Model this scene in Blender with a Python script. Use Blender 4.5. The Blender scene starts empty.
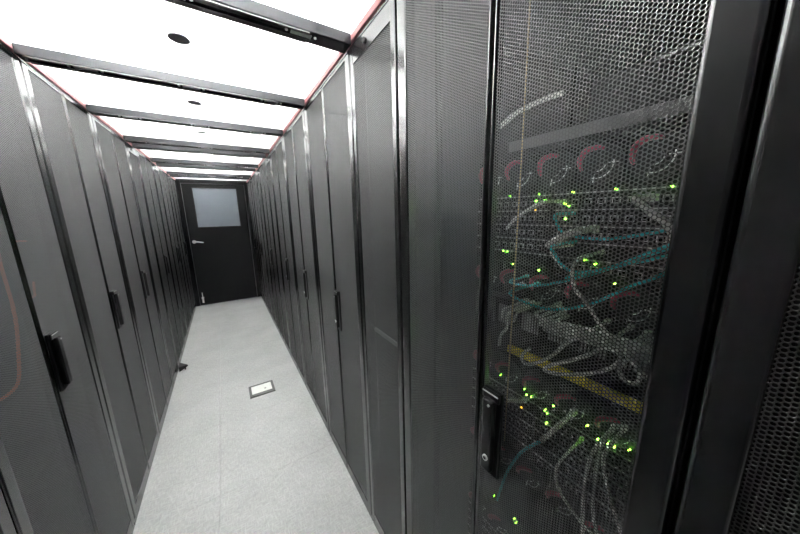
import bpy, bmesh, math, random
import numpy as np
from mathutils import Vector, Matrix
random.seed(7)
sc = bpy.context.scene
COL = sc.collection
PI = math.pi
W = 0.936          # aisle width, left cabinet doors at x=0, right ones at x=W
H = 1.966          # top of the cabinets

# ---------------------------------------------------------------- camera
r_, p_, y_ = -0.0206, -0.1923, 0.5622
cam_d = bpy.data.cameras.new('camera'); cam = bpy.data.objects.new('camera', cam_d); COL.objects.link(cam)
cy, sy = math.cos(y_), math.sin(y_)
F = Vector((sy*math.cos(p_), cy*math.cos(p_), math.sin(p_)))
R0 = Vector((cy, -sy, 0)); U0 = R0.cross(F)
Rv = math.cos(r_)*R0 + math.sin(r_)*U0; Uv = -math.sin(r_)*R0 + math.cos(r_)*U0
m = Matrix((Rv, Uv, -F)).transposed().to_4x4(); m.translation = Vector((0.5111, 0, 1.4205))
cam.matrix_world = m
cam_d.sensor_width = 36; cam_d.lens = 276.74/800*36
cam_d.clip_start = 0.01
sc.camera = cam

# ---------------------------------------------------------------- world, light, exposure
wd = bpy.data.worlds.new('world'); sc.world = wd; wd.use_nodes = True
wd.node_tree.nodes['Background'].inputs[0].default_value = (0.9, 0.95, 1, 1)
wd.node_tree.nodes['Background'].inputs[1].default_value = 0.008
def area(name, loc, sx, sy_, power, col=(0.985, 1, 0.985), rot=(0, 0, 0)):
    d = bpy.data.lights.new(name, 'AREA'); d.shape = 'RECTANGLE'; d.size = sx; d.size_y = sy_
    d.energy = power; d.color = col
    o = bpy.data.objects.new(name, d); o.location = loc; o.rotation_euler = rot; COL.objects.link(o)
    return o
# the room's lamps hang above the translucent aisle roof
for k, (y0, pw) in enumerate(((0.72, 74), (1.8, 38), (3.05, 30), (4.3, 56))):
    area('room_light', (0.40, y0+0.35, 2.42), 0.16, 1.15, pw)
vs = sc.view_settings
vs.view_transform = 'Standard'; vs.look = 'None'; vs.gamma = 1; vs.use_curve_mapping = False
vs.exposure = 2.1

# ---------------------------------------------------------------- materials
def mat(name, col, rough=0.5, metal=0.0, spec=0.5, emis=None, es=0, noise=None, bump=0, coat=0):
    m = bpy.data.materials.new(name); m.use_nodes = True
    nt = m.node_tree; b = nt.nodes['Principled BSDF']
    b.inputs['Base Color'].default_value = (*col, 1); b.inputs['Roughness'].default_value = rough
    b.inputs['Metallic'].default_value = metal; b.inputs['Specular IOR Level'].default_value = spec
    if coat: b.inputs['Coat Weight'].default_value = coat; b.inputs['Coat Roughness'].default_value = 0.15
    if emis: b.inputs['Emission Color'].default_value = (*emis, 1); b.inputs['Emission Strength'].default_value = es
    if noise:
        sc_, lo, hi = noise
        tc = nt.nodes.new('ShaderNodeTexCoord'); n = nt.nodes.new('ShaderNodeTexNoise'); n.inputs['Scale'].default_value = sc_
        n.inputs['Detail'].default_value = 4
        nt.links.new(tc.outputs['Object'], n.inputs['Vector'])
        mr = nt.nodes.new('ShaderNodeMapRange'); mr.inputs['To Min'].default_value = lo; mr.inputs['To Max'].default_value = hi
        nt.links.new(n.outputs['Fac'], mr.inputs['Value']); nt.links.new(mr.outputs[0], b.inputs['Roughness'])
        if bump:
            bp = nt.nodes.new('ShaderNodeBump'); bp.inputs['Strength'].default_value = bump; bp.inputs['Distance'].default_value = 0.001
            nt.links.new(n.outputs['Fac'], bp.inputs['Height']); nt.links.new(bp.outputs[0], b.inputs['Normal'])
    return m
M = {}
M['frame'] = mat('black_powder_coat', (0.006, 0.006, 0.006), 0.24, spec=1.0)
M['frame'].node_tree.nodes['Principled BSDF'].inputs['IOR'].default_value = 1.6
M['body'] = mat('black_cabinet_steel', (0.012, 0.012, 0.012), 0.5)
M['mesh'] = mat('perforated_black_steel', (0.008, 0.0078, 0.0076), 0.35, spec=1.0)
M['mesh'].node_tree.nodes['Principled BSDF'].inputs['IOR'].default_value = 1.6
M['dark'] = mat('matt_black', (0.008, 0.008, 0.008), 0.6)
M['gap'] = mat('gap_black', (0.003, 0.003, 0.003), 0.9, spec=0.1)
M['handle'] = mat('black_plastic', (0.006, 0.006, 0.006), 0.32, spec=0.35)
M['chrome'] = mat('chrome', (0.85, 0.85, 0.83), 0.35, metal=0.4)
M['silver'] = mat('brushed_silver', (0.55, 0.55, 0.55), 0.35, metal=1)
M['label'] = mat('grey_label', (0.35, 0.36, 0.35), 0.4)
M['pink'] = mat('pink_foam_gasket', (0.62, 0.30, 0.30), 0.7)
M['alu'] = mat('anodised_profile', (0.030, 0.031, 0.035), 0.25, metal=0.2)
M['maroon'] = mat('maroon_plastic', (0.26, 0.03, 0.06), 0.4)
M['chassis'] = mat('grey_steel_chassis', (0.008, 0.008, 0.008), 0.6, spec=0.2)
M['chassis_light'] = mat('galvanised_steel', (0.30, 0.30, 0.30), 0.4, metal=0.4)
M['lip'] = mat('grey_steel_lip', (0.10, 0.10, 0.10), 0.45)
M['teal'] = mat('teal_cable', (0.01, 0.36, 0.40), 0.45)
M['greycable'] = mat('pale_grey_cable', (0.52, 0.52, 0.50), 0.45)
M['whitecable'] = mat('white_cable', (0.75, 0.75, 0.72), 0.4)
M['orange'] = mat('orange_cable', (0.70, 0.13, 0.03), 0.45)
M['yellow'] = mat('yellow_sleeve', (0.60, 0.47, 0.02), 0.5)
M['tan'] = mat('tan_wire', (0.40, 0.30, 0.16), 0.5)
M['led'] = mat('green_led', (0.1, 0.6, 0.05), 0.4, emis=(0.25, 1.0, 0.04), es=6)
M['amber'] = mat('amber_led', (0.6, 0.3, 0.02), 0.4, emis=(1.0, 0.5, 0.03), es=1.2)
M['door'] = mat('black_door_paint', (0.004, 0.004, 0.0043), 0.40, spec=0.3)
M['whiteplate'] = mat('white_plate', (0.80, 0.80, 0.77), 0.4)
M['greytrim'] = mat('dark_grey_trim', (0.09, 0.09, 0.085), 0.5)
M['wallgrey'] = mat('grey_wall', (0.30, 0.31, 0.32), 0.8)
M['disc'] = mat('grey_vent', (0.16, 0.16, 0.17), 0.5)

def floor_mat():
    m = bpy.data.materials.new('raised_floor_laminate'); m.use_nodes = True; nt = m.node_tree; L = nt.links
    b = nt.nodes['Principled BSDF']; b.inputs['Roughness'].default_value = 0.42
    g = nt.nodes.new('ShaderNodeNewGeometry')
    mp = nt.nodes.new('ShaderNodeMapping'); mp.inputs['Scale'].default_value = (150, 34, 1); mp.inputs['Rotation'].default_value = (0, 0, 0.5)
    L.new(g.outputs['Position'], mp.inputs['Vector'])
    n = nt.nodes.new('ShaderNodeTexNoise'); n.inputs['Scale'].default_value = 1; n.inputs['Detail'].default_value = 3
    L.new(mp.outputs[0], n.inputs['Vector'])
    mp2 = nt.nodes.new('ShaderNodeMapping'); mp2.inputs['Scale'].default_value = (36, 150, 1); mp2.inputs['Rotation'].default_value = (0, 0, 0.35)
    L.new(g.outputs['Position'], mp2.inputs['Vector'])
    n2 = nt.nodes.new('ShaderNodeTexNoise'); n2.inputs['Scale'].default_value = 1; n2.inputs['Detail'].default_value = 3
    L.new(mp2.outputs[0], n2.inputs['Vector'])
    n3 = nt.nodes.new('ShaderNodeTexNoise'); n3.inputs['Scale'].default_value = 3.5; n3.inputs['Detail'].default_value = 5
    L.new(g.outputs['Position'], n3.inputs['Vector'])
    mx = nt.nodes.new('ShaderNodeMath'); mx.operation = 'MAXIMUM'
    L.new(n.outputs['Fac'], mx.inputs[0]); L.new(n2.outputs['Fac'], mx.inputs[1])
    cr = nt.nodes.new('ShaderNodeValToRGB')
    cr.color_ramp.elements[0].position = 0.40; cr.color_ramp.elements[0].color = (0.355, 0.36, 0.35, 1)
    cr.color_ramp.elements[1].position = 0.72; cr.color_ramp.elements[1].color = (0.49, 0.495, 0.485, 1)
    L.new(mx.outputs[0], cr.inputs['Fac'])
    mr = nt.nodes.new('ShaderNodeMapRange'); mr.inputs['From Min'].default_value = 0.3; mr.inputs['From Max'].default_value = 0.7
    mr.inputs['To Min'].default_value = 0.90; mr.inputs['To Max'].default_value = 1.06
    L.new(n3.outputs['Fac'], mr.inputs['Value'])
    vm = nt.nodes.new('ShaderNodeVectorMath'); vm.operation = 'SCALE'
    L.new(cr.outputs['Color'], vm.inputs[0]); L.new(mr.outputs[0], vm.inputs['Scale'])
    L.new(vm.outputs[0], b.inputs['Base Color'])
    return m
M['floor'] = floor_mat()

def panel_mat():
    """translucent white twin-wall sheet: lets the room's lamps glow through"""
    m = bpy.data.materials.new('translucent_white_sheet'); m.use_nodes = True; nt = m.node_tree; L = nt.links
    nt.nodes.remove(nt.nodes['Principled BSDF']); out = nt.nodes['Material Output']
    t = nt.nodes.new('ShaderNodeBsdfTranslucent'); t.inputs[0].default_value = (0.95, 0.95, 0.95, 1)
    d = nt.nodes.new('ShaderNodeBsdfDiffuse'); d.inputs[0].default_value = (0.85, 0.85, 0.85, 1)
    gl = nt.nodes.new('ShaderNodeBsdfGlossy'); gl.inputs['Roughness'].default_value = 0.25
    a = nt.nodes.new('ShaderNodeMixShader'); a.inputs[0].default_value = 0.45
    L.new(t.outputs[0], a.inputs[1]); L.new(d.outputs[0], a.inputs[2])
    fr = nt.nodes.new('ShaderNodeFresnel'); fr.inputs[0].default_value = 1.3
    c = nt.nodes.new('ShaderNodeMixShader'); L.new(fr.outputs[0], c.inputs[0])
    L.new(a.outputs[0], c.inputs[1]); L.new(gl.outputs[0], c.inputs[2])
    L.new(c.outputs[0], out.inputs['Surface'])
    return m
M['panel'] = panel_mat()

def glass_mat():
    m = bpy.data.materials.new('frosted_blue_grey_glass'); m.use_nodes = True; nt = m.node_tree; L = nt.links
    nt.nodes.remove(nt.nodes['Principled BSDF']); out = nt.nodes['Material Output']
    d = nt.nodes.new('ShaderNodeBsdfDiffuse'); d.inputs[0].default_value = (0.27, 0.30, 0.33, 1)
    t = nt.nodes.new('ShaderNodeBsdfTransparent'); t.inputs[0].default_value = (0.8, 0.88, 0.95, 1)
    gl = nt.nodes.new('ShaderNodeBsdfGlossy'); gl.inputs['Roughness'].default_value = 0.06
    a = nt.nodes.new('ShaderNodeMixShader'); a.inputs[0].default_value = 0.35
    L.new(d.outputs[0], a.inputs[1]); L.new(t.outputs[0], a.inputs[2])
    c = nt.nodes.new('ShaderNodeMixShader'); c.inputs[0].default_value = 0.12
    L.new(a.outputs[0], c.inputs[1]); L.new(gl.outputs[0], c.inputs[2])
    L.new(c.outputs[0], out.inputs['Surface'])
    return m
M['glass'] = glass_mat()

# ---------------------------------------------------------------- helpers
def bx(bm, x0, x1, y0, y1, z0, z1, bev=0, mi=0, seg=2):
    r = bmesh.ops.create_cube(bm, size=1)
    for v in r['verts']:
        v.co = ((x0+x1)/2 + v.co.x*(x1-x0), (y0+y1)/2 + v.co.y*(y1-y0), (z0+z1)/2 + v.co.z*(z1-z0))
    fs = set(f for v in r['verts'] for f in v.link_faces)
    for f in fs: f.material_index = mi
    if bev:
        es = list(set(e for v in r['verts'] for e in v.link_edges))
        q = bmesh.ops.bevel(bm, geom=es, offset=bev, segments=seg, affect='EDGES', profile=0.5)
        for f in q['faces']: f.material_index = mi
def cyl(bm, c, axis, r, h, seg=24, mi=0, r2=None):
    q = bmesh.ops.create_cone(bm, cap_ends=True, segments=seg, radius1=r, radius2=r if r2 is None else r2, depth=h)
    rot = Vector((0, 0, 1)).rotation_difference(Vector(axis)).to_matrix().to_4x4()
    rot.translation = Vector(c)
    bmesh.ops.transform(bm, matrix=rot, verts=q['verts'])
    for f in set(f for v in q['verts'] for f in v.link_faces): f.material_index = mi
def catmull(P, n=8):
    P = [Vector(p) for p in P]
    if len(P) < 3: return P
    Q = [2*P[0]-P[1]] + P + [2*P[-1]-P[-2]]
    out = []
    for i in range(1, len(Q)-2):
        for k in range(n):
            t = k/n
            out.append(0.5*((2*Q[i]) + (Q[i+1]-Q[i-1])*t + (2*Q[i-1]-5*Q[i]+4*Q[i+1]-Q[i+2])*t*t + (3*Q[i]-Q[i-1]-3*Q[i+1]+Q[i+2])*t**3))
    out.append(P[-1]); return out
def tube(bm, pts, r, seg=8, mi=0, rf=None, flat=None):
    pts = [Vector(p) for p in pts]; rings = []
    up = Vector((1, 0, 0))
    for i, p in enumerate(pts):
        d = (pts[min(i+1, len(pts)-1)] - pts[max(i-1, 0)]).normalized()
        a = up - d*up.dot(d)
        if a.length < 1e-3: a = Vector((0, 1, 0)) - d*d.y
        a.normalize(); b = d.cross(a); up = a
        rr = r if rf is None else r*rf(i/(len(pts)-1))
        fa = 1 if flat is None else flat
        rings.append([bm.verts.new(p + a*math.cos(2*PI*k/seg)*rr*fa + b*math.sin(2*PI*k/seg)*rr) for k in range(seg)])
    for i in range(len(rings)-1):
        for k in range(seg):
            f = bm.faces.new((rings[i][k], rings[i][(k+1) % seg], rings[i+1][(k+1) % seg], rings[i+1][k])); f.smooth = True; f.material_index = mi
    for rg in (rings[0][::-1], rings[-1]):
        f = bm.faces.new(rg); f.material_index = mi
def link(name, me, parent=None, loc=(0, 0, 0)):
    o = bpy.data.objects.new(name, me); COL.objects.link(o); o.location = loc
    if parent is not None: o.parent = parent
    return o
def obj(name, bm, mats, parent=None, loc=(0, 0, 0), recalc=True):
    if recalc: bmesh.ops.recalc_face_normals(bm, faces=bm.faces)
    me = bpy.data.meshes.new(name); bm.to_mesh(me); bm.free()
    for mm in (mats if isinstance(mats, (list, tuple)) else [mats]): me.materials.append(mm)
    return link(name, me, parent, loc)
def tag(o, label=None, cat=None, group=None, kind=None):
    if label: o['label'] = label
    if cat: o['category'] = cat
    if group: o['group'] = group
    if kind: o['kind'] = kind
    return o
def thing(name, label, cat, loc=(0, 0, 0), group=None):
    o = bpy.data.objects.new(name, None); COL.objects.link(o); o.location = loc; o.empty_display_size = 0.05
    return tag(o, label, cat, group)
def struct(name, bm, m_): return tag(obj(name, bm, m_), kind='structure')

# ---------------------------------------------------------------- structure: floor
TX, TY, TP = 0.333, 1.512, 0.600     # seams of the raised floor, tile pitch
bm = bmesh.new()
g = 0.0009
xs = [-0.06, TX, 1.05]
ys = [TY + k*TP for k in range(-6, 8)]
ys = [-2.0] + [y for y in ys if -2.0 < y < 5.9] + [5.95]
for i in range(2):
    for j in range(len(ys)-1):
        bx(bm, xs[i]+g, xs[i+1]-g, ys[j]+g*0.65, ys[j+1]-g*0.65, -0.03, 0.0)
bx(bm, -1.05, 1.99, -2.0, 5.95, -0.06, -0.0305, mi=1)
bx(bm, -1.05, -0.0605, -2.0, 5.95, -0.0305, 0.0, mi=1)
bx(bm, 1.0505, 1.99, -2.0, 5.95, -0.0305, 0.0, mi=1)
struct('floor', bm, [M['floor'], M['greytrim']])

# ---------------------------------------------------------------- ceiling
YEND = 5.41
beams = [0.37, 0.967, 1.562, 2.150, 2.785, 3.013, 3.651, 3.944, 4.60, 4.848]
edges_ = beams + [YEND]
bm = bmesh.new()
for a, b in zip(edges_[:-1], edges_[1:]):
    bx(bm, -0.012, W+0.012, a+0.004, b-0.004, 1.992, 1.996)
struct('ceiling', bm, M['panel'])
bm = bmesh.new()
for x0, x1 in ((-0.016, 0.002), (W-0.002, W+0.016)):
    bx(bm, x0, x1, 0.34, YEND, 1.9705, 1.9915, bev=0.003)
struct('trim_1', bm, M['pink'])

def make_beam():
    t = thing('roof_crossbar', '', 'crossbar')
    bm = bmesh.new()
    bx(bm, 0.003, W-0.003, -0.030, 0.030, 1.958, 1.9905, bev=0.002)
    bx(bm, 0.003, W-0.003, 0.0305, 0.036, 1.972, 1.9905)
    obj('profile', bm, M['alu'], t)
    bm = bmesh.new()
    bx(bm, 0.02, 0.80, 0.004, 0.026, 1.9535, 1.9578, bev=0.001)
    bx(bm, 0.02, 0.80, -0.028, -0.022, 1.954, 1.9578)
    obj('cover_strip', bm, M['frame'], t)
    for x in (0.16, 0.47, 0.78):
        bm = bmesh.new(); bx(bm, x-0.030, x+0.030, -0.016, 0.000, 1.9545, 1.9578, bev=0.001)
        obj('bracket', bm, M['label'], t)
        for dx in (-0.042, 0.042):
            bm = bmesh.new(); cyl(bm, (x+dx, -0.008, 1.9565), (0, 0, 1), 0.004, 0.003, 12)
            obj('screw', bm, M['chrome'], t)
    return t
def copy_tree(o, parent=None):
    c = o.copy(); COL.objects.link(c)
    if parent is not None: c.parent = parent
    for ch in list(o.children): copy_tree(ch, c)
    return c
ORD = ['nearest', 'second', 'third', 'fourth', 'fifth', 'sixth', 'seventh', 'eighth', 'ninth', 'tenth']
bproto = make_beam()
vis = 0
for i, y in enumerate(beams):
    o = bproto if i == 0 else copy_tree(bproto)
    o.location = (0, y, 0)
    if y < 0.9:
        lab = 'dark roof crossbar at the near end of the white roof, nearest of all'
    else:
        k = i-1
        lab = ('dark metal crossbar under the white roof, crossing the top edge of the picture' if k == 0 else
               'dark metal crossbar right above the black door, last of the row' if i == len(beams)-1 else
               'dark metal crossbar under the white roof, %s counted from the camera' % ORD[k])
    tag(o, lab, 'crossbar', 'crossbars under the aisle roof')

def make_vent():
    t = thing('ceiling_vent', '', 'vent')
    bm = bmesh.new(); cyl(bm, (0, 0, 1.9895), (0, 0, 1), 0.027, 0.005, 40)
    obj('disc', bm, M['disc'], t)
    bm = bmesh.new()
    n = 40
    tube(bm, [(0.028*math.cos(2*PI*k/n), 0.028*math.sin(2*PI*k/n), 1.9885) for k in range(n+1)], 0.002, 6)
    obj('rim', bm, M['greytrim'], t)
    return t
vp = make_vent()
for i, (x, y, lab) in enumerate(((0.464, 1.238, 'large grey disc vent in the white roof, nearest to the camera'),
        (0.465, 1.845, 'grey disc vent behind the second crossbar, second from the camera'),
        (0.466, 2.44, 'grey disc vent in the third roof panel in view'),
        (0.470, 2.90, 'grey disc vent in the narrow panel between two close crossbars'),
        (0.471, 3.32, 'small grey disc vent in the fifth roof panel in view'),
        (0.471, 4.27, 'tiny grey disc vent in the roof nearest the black door'))):
    o = vp if i == 0 else copy_tree(vp)
    o.location = (x, y, 0); tag(o, lab, 'vent', 'round vents in the roof panels')

# ---------------------------------------------------------------- end wall and door
D = 5.41
bm = bmesh.new()
bx(bm, -1.0, 0.0, D, D+0.1, 0, 2.3); bx(bm, W, W+1.0, D, D+0.1, 0, 2.3)
bx(bm, 0.0, W, D, D+0.1, 1.975, 2.3)
struct('wall_back', bm, M['door'])
dr = thing('door_1', None, None, (0, D, 0)); tag(dr, kind='structure')
bm = bmesh.new()
bx(bm, 0.002, 0.050, -0.015, 0.09, 0, 1.973, bev=0.003); bx(bm, W-0.045, W-0.002, -0.015, 0.09, 0, 1.973, bev=0.003)
bx(bm, 0.0505, W-0.0455, -0.015, 0.09, 1.93, 1.973, bev=0.003)
bx(bm, 0.0505, W-0.0455, 0.0, 0.09, 0.0005, 0.008)
obj('door_frame', bm, M['door'], dr)
X0, X1, Z0, Z1 = 0.186, 0.766, 1.268, 1.862
bm = bmesh.new()
bx(bm, 0.054, X0, 0.003, 0.045, 0.012, 1.926); bx(bm, X1, W-0.049, 0.003, 0.045, 0.012, 1.926)
bx(bm, X0, X1, 0.003, 0.045, 0.012, Z0); bx(bm, X0, X1, 0.003, 0.045, Z1, 1.926)
leaf = obj('door_leaf', bm, M['door'], dr)
bm = bmesh.new()
for a in ((X0-0.012, X0, Z0-0.012, Z1+0.012), (X1, X1+0.012, Z0-0.012, Z1+0.012), (X0, X1, Z0-0.012, Z0), (X0, X1, Z1, Z1+0.012)):
    bx(bm, a[0], a[1], -0.004, 0.0028, a[2], a[3], bev=0.0015)
obj('window_bead', bm, M['dark'], dr)
bm = bmesh.new(); bx(bm, X0, X1, 0.018, 0.026, Z0, Z1)
obj('window_pane', bm, M['glass'], dr)
bm = bmesh.new()
cyl(bm, (0.105, -0.004, 1.042), (0, 1, 0), 0.026, 0.012, 32)
cyl(bm, (0.105, -0.028, 1.042), (0, 1, 0), 0.011, 0.045, 20)
tube(bm, catmull([(0.100, -0.048, 1.042), (0.13, -0.052, 1.043), (0.17, -0.052, 1.038), (0.205, -0.049, 1.030), (0.225, -0.044, 1.026)], 6), 0.0095, 10, rf=lambda t: 1.25-0.6*t)
obj('lever_handle', bm, M['chrome'], dr)
bm = bmesh.new()
cyl(bm, (0.100, -0.004, 0.125), (0, 1, 0), 0.018, 0.012, 24)
cyl(bm, (0.100, -0.020, 0.125), (0, 1, 0), 0.009, 0.03, 16)
bx(bm, 0.094, 0.106, -0.012, 0.0, 0.125, 0.215, bev=0.003)
bx(bm, 0.088, 0.112, -0.022, 0.0, 0.045, 0.105, bev=0.004)
obj('floor_bolt', bm, M['chrome'], dr)
for z in (0.25, 1.0, 1.72):
    bm = bmesh.new(); cyl(bm, (W-0.047, -0.010, z), (0, 0, 1), 0.008, 0.10, 16); obj('hinge', bm, M['greytrim'], dr)
# the room seen dimly through the pane
bm = bmesh.new(); bx(bm, -1.0, 2.0, D+1.3, D+1.35, 0, 2.6); struct('wall_room_beyond', bm, M['wallgrey'])

# ---------------------------------------------------------------- perforated sheet (real holes)
def perforated(name, ncol, nrow, p=0.0052, inner=0.77, thick=0.0010):
    """hexagonal cells with a hexagonal hole each, lying in the plane x=0, facing -x; centred on y"""
    Rc = p/math.sqrt(3); dx = 1.5*Rc
    j, i = np.meshgrid(np.arange(nrow), np.arange(ncol))
    i = i.ravel(); j = j.ravel()
    cyy = (i-(ncol-1)/2)*dx; czz = (j-(nrow-1)/2)*p + np.where(i % 2 == 1, p/2, 0)
    a = np.arange(6)*PI/3
    oy, oz = np.cos(a)*Rc, np.sin(a)*Rc
    n = len(i); V = np.zeros((n, 18, 3), np.float32)
    for k, (s, x) in enumerate(((1, 0), (inner, 0), (inner, thick))):
        V[:, k*6:(k+1)*6, 0] = x
        V[:, k*6:(k+1)*6, 1] = cyy[:, None] + oy*s
        V[:, k*6:(k+1)*6, 2] = czz[:, None] + oz*s
    q = []
    for k in range(6):
        k2 = (k+1) % 6
        q.append((k, 6+k, 6+k2, k2))           # front web, normal -x
        q.append((6+k, 12+k, 12+k2, 6+k2))     # hole wall
    q = np.array(q, np.int32)
    Fc = (q[None] + (np.arange(n)*18)[:, None, None]).reshape(-1)
    me = bpy.data.meshes.new(name)
    me.vertices.add(n*18); me.vertices.foreach_set('co', V.ravel())
    me.loops.add(len(Fc)); me.loops.foreach_set('vertex_index', Fc.astype(np.int32))
    nf = len(Fc)//4
    me.polygons.add(nf); me.polygons.foreach_set('loop_start', np.arange(nf, dtype=np.int32)*4)
    me.update(calc_edges=True); me.validate()
    me.materials.append(M['mesh'])
    return me
PM = perforated('perforated_panel', 59, 363)
PMW = 59*0.0045

# ---------------------------------------------------------------- cabinets
Z_B, Z_T = 0.030, 1.955            # door bottom and top
def make_leaf(parent, w, hinge_far, handle, s):
    """door leaf; local y 0..w, outer face x=0, cabinet lies at +x. hinge_far: wide stile at y=w"""
    wa, wb = (0.010, 0.040) if hinge_far else (0.040, 0.010)
    bm = bmesh.new(); T = 0.022
    bx(bm, 0, T, 0, wa, Z_B, Z_T, bev=0.0058, seg=6); bx(bm, 0, T, w-wb, w, Z_B, Z_T, bev=0.0058, seg=6)
    bx(bm, 0.0008, T, wa-0.003, w-wb+0.003, Z_T-0.012, Z_T-0.001, bev=0.0015); bx(bm, 0.0008, T, wa-0.003, w-wb+0.003, Z_B+0.001, Z_B+0.045, bev=0.0015)
    d = obj('door', bm, M['frame'], parent)
    pm = link('perforated_panel', PM, d, (0.0035, (wa+w-wb)/2, 1.004))
    pm.scale = (1, (w-wa-wb+0.006)/PMW, 1)
    if handle:
        hy = 0.038 if hinge_far else w-0.038       # handle stands beside the meeting stile
        bm = bmesh.new()
        # tapered base plate, recess and the swing bar
        bx(bm, -0.005, 0.003, hy-0.022, hy+0.022, 0.868, 1.066, bev=0.002)
        bx(bm, -0.020, -0.005, hy-0.013, hy+0.013, 0.884, 1.050, bev=0.004, seg=3)
        bx(bm, -0.011, -0.0045, hy-0.020, hy+0.020, 1.046, 1.0655, bev=0.002)
        obj('door_handle', bm, M['handle'], d)
        bm = bmesh.new(); bx(bm, -0.0130, -0.0112, hy-0.019, hy+0.019, 1.0602, 1.0625, bev=0.0005); cyl(bm, (-0.0205, hy-0.004, 1.040), (1, 0, 0), 0.0026, 0.003, 12)
        obj('handle_cap', bm, M['label'], d)
        if s != 'R': return d
        bm = bmesh.new(); cyl(bm, (-0.0215, hy-0.002, 0.918), (1, 0, 0), 0.0062, 0.003, 24); cyl(bm, (-0.0232, hy-0.002, 0.918), (1, 0, 0), 0.0036, 0.0012, 20, mi=1)
        bx(bm, -0.0235, -0.0230, hy-0.0028, hy-0.0012, 0.915, 0.921)
        obj('door_lock', bm, [M['chrome'], M['handle']], d)
    return d
def body_bm(w, depth=1.0):
    bm = bmesh.new(); t = 0.0015; g = 0.003
    x0 = 0.0235
    bx(bm, x0, depth, g, g+t, 0.025, H-0.004); bx(bm, x0, depth, w-g-t, w-g, 0.025, H-0.004)
    bx(bm, x0, depth, g+t, w-g-t, H-0.006, H-0.004); bx(bm, x0, depth, g+t, w-g-t, 0.025, 0.028)
    bx(bm, depth-0.002, depth, g+t, w-g-t, 0.028, H-0.006)
    # front frame of the cabinet
    f = 0.018
    bx(bm, x0, x0+0.02, g+t, g+t+f, 0.028, H-0.006, mi=1); bx(bm, x0, x0+0.02, w-g-t-f, w-g-t, 0.028, H-0.006, mi=1)
    bx(bm, 0.001, x0-0.0005, g, w-g, H-0.0095, H-0.004, mi=1)
    # plinth
    bx(bm, 0.006, 0.030, g, w-g, 0.0, 0.0245, mi=1)
    bx(bm, depth-0.05, depth-0.02, g, w-g, 0.0, 0.0245, mi=1)
    for yy in (g+0.03, w-g-0.04):
        for x in (0.10, 0.78):
            bx(bm, x, x+0.02, yy, yy+0.008, 0.028, H-0.006, mi=1)
    return bm
cache = {}
def proto(kind, w, side):
    key = (kind, round(w, 3))
    if key in cache: return cache[key]
    t = thing('server_cabinet' if kind == 'cab' else 'cooling_unit', '', 'cabinet')
    if kind == 'cab':
        b = obj('cabinet_body', body_bm(w), [M['body'], M['frame']], t)
        lw = w/2 - 0.0055
        d1 = make_leaf(t, lw, False, True, side); d1.location = (0, 0.004, 0)
        d2 = make_leaf(t, lw, True, False, side); d2.location = (0, w/2+0.0015, 0)
    else:
        b = obj('unit_body', body_bm(w), [M['body'], M['frame']], t)
        bm = bmesh.new(); bx(bm, 0.05, 0.06, 0.02, w-0.02, 0.05, H-0.02)
        obj('air_filter', bm, M['dark'], t)
        bm = bmesh.new(); bx(bm, 0.040, 0.0495, 0.10, w-0.025, 0.958, 0.972, bev=0.002)
        obj('display_strip', bm, M['label'], t)
        bm = bmesh.new(); T = 0.022
        wa = 0.028
        bx(bm, 0, T, 0.004, wa, Z_B, Z_T, bev=0.0035, seg=3); bx(bm, 0, T, w-wa, w-0.004, Z_B, Z_T, bev=0.0035, seg=3)
        bx(bm, 0.0008, T, wa-0.003, w-wa+0.003, Z_T-0.05, Z_T-0.001, bev=0.0015); bx(bm, 0.0008, T, wa-0.003, w-wa+0.003, Z_B+0.001, Z_B+0.05, bev=0.0015)
        d = obj('door', bm, M['frame'], t)
        pm = link('perforated_panel', PM, d, (0.0035, w/2, (Z_B+Z_T)/2)); pm.scale = (1, (w-2*wa+0.006)/PMW, 0.996)
        bm = bmesh.new(); cyl(bm, (-0.001, w*0.60, Z_T-0.024), (1, 0, 0), 0.0085, 0.004, 24)
        obj('door_latch', bm, M['handle'], d)
    cache[key] = t; t['fresh'] = 1
    return t
def place(kind, y0, y1, side, lab, group):
    w = y1-y0
    # the left row is the mirror of the right row: a half turn about z keeps handles on the same hand
    sk = (kind, side)
    key = (kind, round(w, 3))
    base = cache.get((side,)+key)
    if base is None:
        cache.pop(key, None)
        base = proto(kind, w, side); cache[(side,)+key] = base; o = base
        if 'fresh' in o: del o['fresh']
    else:
        o = copy_tree(base)
    if side == 'R': o.location = (W, y0, 0); o.rotation_euler = (0, 0, 0)
    else: o.location = (0, y1, 0); o.rotation_euler = (0, 0, PI)
    return tag(o, lab, 'cabinet', group)
GR = 'black racks in the right row'; GL = 'black racks in the left row'
right = [('cab', -0.560, 0.058, 'black server cabinet cut off by the right edge of the picture'),
 ('cab', 0.058, 0.673, 'black server cabinet full of green lights and cables, right foreground'),
 ('cool', 0.673, 0.967, 'narrow black mesh unit left of the cabinet with green lights'),
 ('cab', 0.967, 1.577, 'black server cabinet on the right, under the end of the nearest crossbar'),
 ('cab', 1.577, 2.182, 'third full-width black server cabinet in the right row, second past the narrow unit'),
 ('cab', 2.182, 2.787, 'black server cabinet in the right row, just before its second narrow unit'),
 ('cool', 2.787, 3.060, 'narrow black mesh unit halfway along the right row'),
 ('cab', 3.060, 3.651, 'black server cabinet between the second and third narrow units, right row'),
 ('cool', 3.651, 3.944, 'narrow black mesh unit, third narrow one in the right row'),
 ('cab', 3.944, 4.600, 'last but one full-width black server cabinet in the right row'),
 ('cool', 4.600, 4.850, 'narrow black mesh unit nearest the black door, right row'),
 ('cab', 4.850, 5.395, 'black server cabinet touching the black door on its right')]
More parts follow.
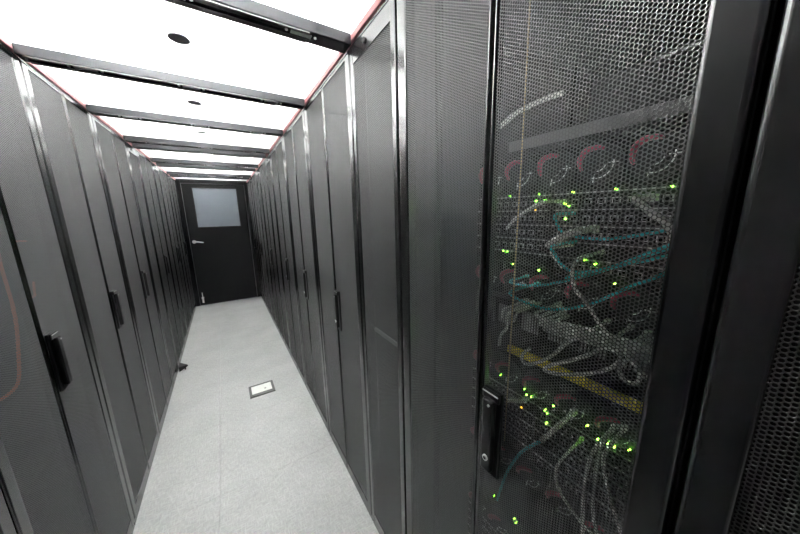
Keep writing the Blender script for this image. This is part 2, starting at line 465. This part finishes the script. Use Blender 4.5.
left = [('cab', 0.355, 0.968, 'black server cabinet cut off at the lower left corner of the picture'),
 ('cab', 0.968, 1.570, 'black server cabinet with orange cables, left foreground'),
 ('cab', 1.570, 2.190, 'second full-width black server cabinet in view, left row'),
 ('cab', 2.190, 2.830, 'third full-width black server cabinet in view, left row'),
 ('cool', 2.830, 3.130, 'narrow black mesh unit with a door stop at its foot, left row'),
 ('cab', 3.130, 3.740, 'black server cabinet past the first narrow unit of the left row'),
 ('cool', 3.740, 4.020, 'second narrow black mesh unit in the left row'),
 ('cab', 4.020, 4.600, 'last but one full-width black server cabinet in the left row'),
 ('cool', 4.600, 4.850, 'narrow black mesh unit nearest the door handle side, left row'),
 ('cab', 4.850, 5.395, 'black server cabinet touching the black door on its left')]
for k, a, b, lab in right: place(k, a, b, 'R', lab, GR)
for k, a, b, lab in left: place(k, a, b, 'L', lab, GL)

# ---------------------------------------------------------------- floor outlet and door stop
t = thing('floor_outlet', 'white-lidded floor outlet in a dark grey frame on the grey floor', 'floor outlet', (0.626, 2.385, 0))
hw, hd = 0.093, 0.088
bm = bmesh.new()
bx(bm, -hw, -hw+0.018, -hd, hd, 0.0003, 0.006, bev=0.0015); bx(bm, hw-0.018, hw, -hd, hd, 0.0003, 0.006, bev=0.0015)
bx(bm, -hw+0.018, hw-0.018, -hd, -hd+0.042, 0.0003, 0.006, bev=0.0015); bx(bm, -hw+0.018, hw-0.018, hd-0.016, hd, 0.0003, 0.006, bev=0.0015)
obj('outlet_frame', bm, M['greytrim'], t)
bm = bmesh.new(); bx(bm, -hw+0.0185, hw-0.0185, -hd+0.0425, hd-0.0165, 0.0003, 0.0045, bev=0.001); obj('lid', bm, M['whiteplate'], t)
bm = bmesh.new(); bx(bm, 0.018, 0.032, -0.010, 0.000, 0.0046, 0.0062, bev=0.0005); obj('finger_latch', bm, M['greytrim'], t)

t = thing('door_stop', 'small black wedge-shaped stop on the floor at the foot of the left row', 'door stop', (0.0, 3.14, 0))
bm = bmesh.new()
vs_ = [bm.verts.new(v) for v in ((0.008, -0.035, 0.002), (0.075, 0.0, 0.030), (0.008, 0.05, 0.002), (0.008, -0.035, 0.050), (0.070, 0.0, 0.045), (0.008, 0.05, 0.060))]
for f in ((0, 2, 1), (3, 4, 5), (0, 1, 4, 3), (1, 2, 5, 4), (2, 0, 3, 5)): bm.faces.new([vs_[i] for i in f])
obj('wedge', bm, M['handle'], t)
bm = bmesh.new(); cyl(bm, (0.05, 0.0, 0.022), (0, 0, 1), 0.006, 0.044, 12); obj('pin', bm, M['handle'], t)

# ---------------------------------------------------------------- blade enclosures in the near right cabinet
XF = 1.15
YC = [0.528-0.0852*k for k in range(5)]      # fan centres, far to near
def fan(parent, y, z):
    r = 0.0395
    bm = bmesh.new()
    cyl(bm, (XF+0.004, y, z), (1, 0, 0), r, 0.006, 28, mi=0)
    cyl(bm, (XF-0.001, y, z), (1, 0, 0), 0.012, 0.006, 20, mi=0)
    for k in range(7):
        a = k*2*PI/7; c, s = math.cos(a), math.sin(a); c2, s2 = math.cos(a+0.55), math.sin(a+0.55)
        v = [bm.verts.new(q) for q in ((XF-0.001, y+0.011*c, z+0.011*s), (XF-0.002, y+0.034*c, z+0.034*s), (XF+0.0005, y+0.034*c2, z+0.034*s2), (XF+0.0005, y+0.011*c2, z+0.011*s2))]
        bm.faces.new(v)
    f = obj('fan', bm, M['dark'], parent)
    bm = bmesh.new(); n = 14
    def pol(rr, deg, dx=0.006): return (XF-dx, y-rr*math.cos(math.radians(deg)), z+rr*math.sin(math.radians(deg)))
    tube(bm, [pol(0.027, 12-118*k/n) for k in range(n+1)], 0.0011, 6)
    for deg in (0, -98): tube(bm, [pol(0.019, deg, 0.007), pol(0.035, deg, 0.007)], 0.0011, 6)
    tube(bm, [pol(0.014, -10-80*k/6) for k in range(7)], 0.0009, 6)
    obj('finger_guard', bm, M['silver'], f)
    bm = bmesh.new()
    pts = [(XF-0.012-0.012*math.sin((t/12)*PI), y-0.027*math.cos(math.radians(66+134*t/12)), z+0.029*math.sin(math.radians(66+134*t/12))) for t in range(13)]
    tube(bm, pts, 0.0052, 8, rf=lambda t: 0.5+0.6*math.sin(PI*min(1, max(0, t)))**0.6)
    obj('fan_handle', bm, M['maroon'], f)
def enclosure(zt, zb, lab, rows, module_rows, leds):
    """zt/zb: height of the upper and lower fan row"""
    t = thing('blade_enclosure', lab, 'server', (0, 0, 0), 'blade enclosures in the near right cabinet')
    top, bot = zt+0.048, zb-0.052
    bm = bmesh.new(); bx(bm, XF+0.012, W+0.93, 0.135, 0.585, bot, top, bev=0.001)
    for z in (top-0.003, zt-0.046, zb+0.044, bot+0.003):
        bx(bm, XF+0.002, XF+0.012, 0.140, 0.580, z-0.0015, z+0.0015)
    for z in (zt, zb):
        for k in range(6):
            yy = YC[0]+0.0426-0.0852*k
            bx(bm, XF+0.004, XF+0.012, yy-0.0012, yy+0.0012, z-0.044, z+0.044)
    obj('chassis', bm, M['chassis'], t)
    for z in (zt, zb):
        for y in YC: fan(t, y, z)
    hi, lo = zt-0.049, zb+0.047
    n = module_rows; hh = (hi-lo)/n
    for k in range(n):
        for c in range(2):
            y0, y1 = (0.142, 0.357) if c == 0 else (0.361, 0.578)
            z0, z1 = hi-hh*(k+1)+0.001, hi-hh*k-0.001
            bm = bmesh.new()
            bx(bm, XF, XF+0.0115, y0, y1, z0, z1, bev=0.0008)
            if (k+c) % 2 == 0 or k < 3:
                for j in range(8):
                    yy = y0+0.020+j*0.0245
                    bx(bm, XF-0.002, XF+0.001, yy-0.007, yy+0.007, z0+0.006, z0+0.006+min(0.012, hh*0.4), mi=1)
                    bx(bm, XF-0.0026, XF-0.0018, yy-0.005, yy+0.005, z0+0.0075, z0+0.004+min(0.012, hh*0.4), mi=2)
            bx(bm, XF-0.003, XF+0.001, y0+0.002, y1-0.002, z1-0.004, z1-0.0015, mi=1)
            obj('interconnect_module', bm, [M['chassis'], M['chassis_light'], M['gap']], t)
    for (y, z) in leds:
        bm = bmesh.new(); y += 0.0
        cyl(bm, (XF-0.004, y, z), (1, 0, 0), 0.0017, 0.006, 10)
        obj('status_light', bm, M['led'], t)
    for (y, z) in ((0.396, zt-0.085),):
        bm = bmesh.new(); cyl(bm, (XF-0.003, y, z), (1, 0, 0), 0.0025, 0.004, 10); tag(obj('status_light', bm, M['amber'], t), label='amber status light')
    return t
leds = [(0.468, 1.458), (0.389, 1.458), (0.395, 1.442), (0.374, 1.443), (0.314, 1.457), (0.328, 1.433), (0.321, 1.428), (0.325, 1.401), (0.237, 1.457), (0.208, 1.442), (0.198, 1.44), (0.184, 1.443), (0.159, 1.455), (0.48, 1.314), (0.468, 1.313), (0.45, 1.282), (0.375, 1.278), (0.297, 1.278), (0.277, 1.316), (0.257, 1.31), (0.219, 1.276), (0.467, 0.95), (0.391, 0.948), (0.384, 0.934), (0.37, 0.937), (0.331, 0.923), (0.325, 0.918), (0.312, 0.947), (0.325, 0.889), (0.236, 0.945), (0.213, 0.929), (0.2, 0.932), (0.194, 0.932), (0.183, 0.933), (0.159, 0.945), (0.467, 0.52), (0.393, 0.511), (0.386, 0.505)]
enclosure(1.507, 1.238, 'topmost blade enclosure, behind the teal cables', 2, 5, [l for l in leds if l[1] > 1.2])
enclosure(0.972, 0.700, 'middle blade enclosure, below the yellow sleeve', 2, 5, [l for l in leds if 0.6 < l[1] < 1.2])
enclosure(0.440, 0.170, 'lowest blade enclosure, at the bottom of the near right cabinet', 2, 5, [l for l in leds if l[1] < 0.6])

t = thing('power_shelf', 'grey ribbed power shelf between the upper two blade enclosures', 'power supply')
bm = bmesh.new(); bx(bm, XF+0.012, W+0.90, 0.135, 0.585, 1.0225, 1.175); obj('shelf_body', bm, M['chassis'], t)
for k in range(6):
    y0 = 0.142+k*0.073
    bm = bmesh.new()
    bx(bm, XF, XF+0.0115, y0, y0+0.060, 1.105, 1.170, bev=0.001)
    for j in range(7): bx(bm, XF-0.003, XF+0.001, y0+0.006+j*0.0072, y0+0.009+j*0.0072, 1.112, 1.164, mi=1)
    obj('power_supply', bm, [M['chassis'], M['chassis_light']], t)
tag(t, group=None)

t = thing('cable_shelf', 'steel shelf with a grey lip and a plate coloured as shaded, above the topmost blade enclosure', 'shelf')
bm = bmesh.new(); bx(bm, 1.110, W+0.85, 0.110, 0.450, 1.576, 1.579, mi=1)  # plate takes the dark chassis colour as painted shade for its underside
bx(bm, 1.106, 1.1095, 0.110, 0.450, 1.557, 1.579, bev=0.001)
obj('shelf_plate', bm, [M['lip'], M['chassis']], t)

# cables ---------------------------------------------------------------------
def cable(pts, r, m_, lab, group, name='network_cable', cat='cable', plugs=True, ribs=False, to_face=True):
    P = [Vector(p) for p in pts]
    if to_face:
        if P[0].x < XF-0.01: P = [Vector((XF-0.012, P[0].y+0.003, P[0].z+0.002))] + P
    C = catmull(P, 10)
    bm = bmesh.new()
    tube(bm, C, r, 8, rf=(lambda t: 1+0.16*math.sin(t*len(C)*1.6)) if ribs else None)
    if plugs and to_face:
        bx(bm, XF-0.022, XF-0.0035, P[0].y-r*1.25, P[0].y+r*1.25, P[0].z-r*1.2, P[0].z+r*1.2, bev=0.0008, mi=0)
    o = obj(name, bm, m_); tag(o, lab, cat, group)
    return o
GT = 'teal network cables in the near right cabinet'; GW = 'pale cables in the near right cabinet'
K = M
cable([(1.07,0.305,1.411),(1.07,0.301,1.393),(1.07,0.292,1.38),(1.07,0.278,1.373),(1.07,0.248,1.369),(1.07,0.216,1.369),(1.07,0.179,1.376),(1.07,0.141,1.386),(1.07,0.114,1.394)], .0028, K['teal'], 'topmost teal cable, running flat to the right below the upper green lights', GT)
cable([(1.05,0.296,1.351),(1.05,0.287,1.333),(1.05,0.272,1.315),(1.05,0.25,1.307),(1.055,0.21,1.317),(1.063,0.178,1.335),(1.065,0.151,1.353),(1.065,0.116,1.377)], .0028, K['teal'], 'teal cable dipping in a shallow bow, second from the top', GT)
cable([(1.08,0.281,1.286),(1.08,0.246,1.3),(1.08,0.207,1.318),(1.08,0.167,1.341),(1.08,0.118,1.369)], .0026, K['teal'], 'straight teal cable rising to the right in the middle of the enclosure', GT)
cable([(1.07,0.4,1.257),(1.07,0.368,1.254),(1.07,0.315,1.266),(1.07,0.241,1.298),(1.07,0.195,1.323),(1.07,0.146,1.343),(1.07,0.11,1.36)], .0026, K['teal'], 'long teal cable rising from the left past the fan handles', GT)
cable([(1.03,0.369,1.244),(1.03,0.334,1.231),(1.03,0.283,1.23),(1.03,0.239,1.245),(1.03,0.2,1.268),(1.03,0.163,1.299),(1.03,0.129,1.324),(1.03,0.1,1.346)], .0028, K['teal'], 'lowest long teal cable of the upper enclosure, sagging across its lower fans', GT)
cable([(1.06,0.289,0.909),(1.06,0.33,0.849),(1.06,0.356,0.789),(1.06,0.374,0.733),(1.06,0.394,0.638)], .0034, K['teal'], 'teal cable falling to the lower left from the middle enclosure', GT, to_face=False)
cable([(1.07,0.416,1.381),(1.07,0.394,1.404),(1.07,0.361,1.424),(1.07,0.329,1.437)][::-1], .0036, K['greycable'], 'pale grey cable sloping down to the left from the upper green lights', GW, 'power_cable')
cable([(1.05,0.176,1.436),(1.05,0.161,1.421),(1.05,0.146,1.407),(1.05,0.133,1.396),(1.05,0.121,1.368),(1.05,0.11,1.319)], .0050, K['greycable'], 'thick pale grey cable falling to the right from the upper green lights', GW, 'power_cable')
cable([(1.06,0.312,1.349),(1.06,0.288,1.367),(1.06,0.261,1.38)][::-1], .0066, K['greycable'], 'fat ribbed grey plug cable beside the teal bow', GW, 'power_cable', ribs=True)
cable([(1.055,0.3,1.343),(1.055,0.291,1.326),(1.055,0.276,1.31)], .0018, K['whitecable'], 'short thin white cable crossing the teal bow', GW)
cable([(1.06,0.243,1.335),(1.06,0.253,1.328),(1.06,0.259,1.312),(1.025,0.241,1.300),(1.015,0.23,1.284),(1.015,0.215,1.270),(1.015,0.202,1.254),(1.015,0.188,1.235),(1.015,0.171,1.218)], .0034, K['whitecable'], 'long white cable running down to the right over the lower fans', GW)
cable([(1.03,0.217,1.199),(1.02,0.237,1.18),(1.02,0.263,1.142),(1.02,0.3,1.107),(1.02,0.321,1.102),(1.02,0.322,1.12),(1.02,0.307,1.14)], .0034, K['greycable'], 'pale grey power cord looping left above the yellow sleeve', GW, 'power_cable')
cable([(1.03,0.180,1.199),(1.02,0.195,1.178),(1.02,0.226,1.151),(1.02,0.262,1.123),(1.02,0.273,1.107),(1.02,0.247,1.112),(1.02,0.202,1.135),(1.02,0.166,1.165),(1.02,0.156,1.187),(1.02,0.163,1.2)], .0036, K['greycable'], 'pale grey power cord in a long hairpin loop above the yellow sleeve', GW, 'power_cable')
cable([(1.04,0.376,1.191),(1.04,0.379,1.156),(1.04,0.394,1.131),(1.04,0.398,1.103)], .0034, K['greycable'], 'pale grey cord hanging at the left end of the plug row', GW, 'power_cable')
cable([(1.04,0.155,1.195),(1.04,0.144,1.179),(1.04,0.135,1.166),(1.04,0.122,1.16)], .0042, K['greycable'], 'grey cord bending down at the right end of the plug row', GW, 'power_cable')
cable([(1.04,0.150,1.185),(1.03,0.158,1.165),(1.03,0.150,1.148),(1.03,0.135,1.150),(1.03,0.130,1.17)], .0034, K['greycable'], 'small grey cord loop right of the hairpin loop', GW, 'power_cable')
for k in range(4):
    z = 1.207-0.0080*k
    cable([(1.045+0.004*(k % 2), 0.315-0.006*k, z), (1.04, 0.27, z-0.002), (1.045, 0.22, z+0.001), (1.05, 0.16, z), (1.06, 0.125, z-0.004)], .0036, K['greycable'],
          'pale grey cord in the flat bundle under the lower fans, %s' % ['topmost', 'second from top', 'third from top', 'lowest'][k], GW, 'power_cable', ribs=True)
for k in range(3):
    cable([(1.07, 0.397-0.017*k, 1.195), (1.05, 0.398-0.017*k, 1.190), (1.045, 0.399-0.017*k, 1.172)], .0028, K['greycable'],
          'short grey plug hanging left of the cord bundle, %s' % ['leftmost', 'middle', 'rightmost'][k], GW, 'power_cable', ribs=True)
cable([(1.06,0.26,0.964),(1.06,0.273,0.939),(1.06,0.289,0.909)], .0048, K['whitecable'], 'fat pale plug at the upper end of the lower left teal cable', GW, 'network_cable', ribs=True)
cable([(1.05,0.239,0.907),(1.05,0.247,0.87),(1.05,0.24,0.839),(1.05,0.215,0.813),(1.05,0.186,0.799),(1.05,0.148,0.789)], .0030, K['whitecable'], 'white cable bowing left and away to the lower right', GW)
cable([(1.05,0.182,0.985),(1.05,0.190,0.943),(1.05,0.193,0.888),(1.05,0.189,0.818),(1.05,0.182,0.751)], .0034, K['whitecable'], 'white cable hanging straight, left one of the lower trio', GW)
cable([(1.06,0.177,0.99),(1.06,0.181,0.94),(1.06,0.180,0.887),(1.06,0.176,0.831),(1.06,0.161,0.778)], .0032, K['greycable'], 'white cable hanging straight, middle one of the lower trio', GW)
cable([(1.05,0.166,0.99),(1.05,0.167,0.955),(1.05,0.157,0.922),(1.05,0.145,0.887),(1.05,0.127,0.844)], .0034, K['whitecable'], 'white cable bending to the right, right one of the lower trio', GW)
for k, (y, z) in enumerate(((0.396, 0.942), (0.384, 0.948), (0.373, 0.955), (0.361, 0.962), (0.350, 0.970))):
    cable([(1.10, y, z-0.006), (1.085, y+0.001, z-0.012)], .0036, K['whitecable'], 'small white plug in the row right of the door handle, %s' % ['leftmost', 'second from left', 'middle', 'fourth from left', 'rightmost'][k], GW, 'network_cable', to_face=False)
# yellow braided sleeve
bm = bmesh.new()
bx(bm, 1.074, 1.088, 0.110, 0.402, 1.0735, 1.0925, bev=0.005, seg=3)
for k in range(58): bx(bm, 1.0728, 1.0742, 0.112+k*0.005, 0.1135+k*0.005, 1.078, 1.0915)
tag(obj('cable_sleeve', bm, M['yellow']), 'yellow ribbed cable sleeve lying across below the power cords', 'cable sleeve')
bm = bmesh.new(); tube(bm, [(1.0, 0.342, 1.93), (1.0, 0.342, 1.773), (1.0, 0.340, 1.343), (1.0, 0.340, 1.173), (1.0, 0.341, 0.9)], 0.0014, 6)
tag(obj('earth_wire', bm, M['tan']), 'thin tan wire hanging straight down behind the mesh door', 'wire')
cable([(1.12,0.500,1.620),(1.12,0.469,1.633),(1.12,0.448,1.643),(1.12,0.41,1.649),(1.12,0.37,1.652),(1.12,0.339,1.651)], .0058, K['greycable'], 'pale strand imitating blurred reflections high up at the left, above the steel shelf', GW, 'power_cable', to_face=False)  # added strand: its shape and pale colour imitate blurred light streaks
for a, b in ((0.206, 0.180), (0.173, 0.112)):
    pass
t = thing('lit_edge_rail', 'narrow rail coloured white to look lit, high up at the right, behind the mesh door', 'rail')
bm = bmesh.new(); bx(bm, 1.148, 1.152, 0.180, 0.206, 1.6605, 1.6635); bx(bm, 1.148, 1.152, 0.105, 0.173, 1.6605, 1.6635); bx(bm, 1.1525, 1.156, 0.105, 0.21, 1.655, 1.669, mi=1)  # white colour of the strip stands in for light along the edge
obj('rail_strip', bm, [M['whitecable'], M['dark']], t)

# orange and grey cables in the near left cabinet
GO = 'orange cables in the near left cabinet'
def lc(P, r, m_, lab, g=GO): return cable(P, r, m_, lab, g, to_face=False)
lc([(-0.10,1.43,1.45),(-0.1,1.42,1.36),(-0.1,1.416,1.294),(-0.1,1.414,1.235),(-0.1,1.414,1.168),(-0.1,1.406,1.095),(-0.1,1.383,1.022),(-0.1,1.347,0.933),(-0.1,1.314,0.906),(-0.1,1.243,0.907),(-0.1,1.16,0.93)], .0045, K['orange'], 'long orange cable hanging in a bow at the left edge of the picture')
lc([(-0.1,1.46,1.156),(-0.1,1.522,1.150),(-0.1,1.545,1.151),(-0.1,1.55,1.17),(-0.1,1.56,1.20)], .0035, K['orange'], 'short orange cable curling behind the door with the handle')
lc([(-0.09,1.46,1.357),(-0.09,1.50,1.353),(-0.09,1.556,1.349)], .0030, K['orange'], 'short straight orange cable high behind the near left door')

def rack_server(z, h, lab):
    t = thing('rack_server', lab, 'server', (0, 0, 0), 'rack servers in the near left cabinet')
    bm = bmesh.new(); bx(bm, -0.90, -0.165, 1.02, 1.52, z, z+h, bev=0.001); obj('chassis', bm, M['chassis'], t)
    bm = bmesh.new(); bx(bm, -0.1645, -0.155, 1.035, 1.505, z+0.003, z+h-0.003, bev=0.001)
    for k in range(12): bx(bm, -0.1555, -0.153, 1.05+k*0.037, 1.08+k*0.037, z+0.008, z+h-0.010)
    obj('bezel', bm, M['dark'], t)
for k, (z, w_) in enumerate(((0.30, 'lowest'), (0.52, 'second from the bottom'), (0.74, 'third from the bottom'), (1.40, 'second from the top'), (1.62, 'topmost'))):
    rack_server(z, 0.088, 'dark rack server behind the near left mesh door, %s' % w_)
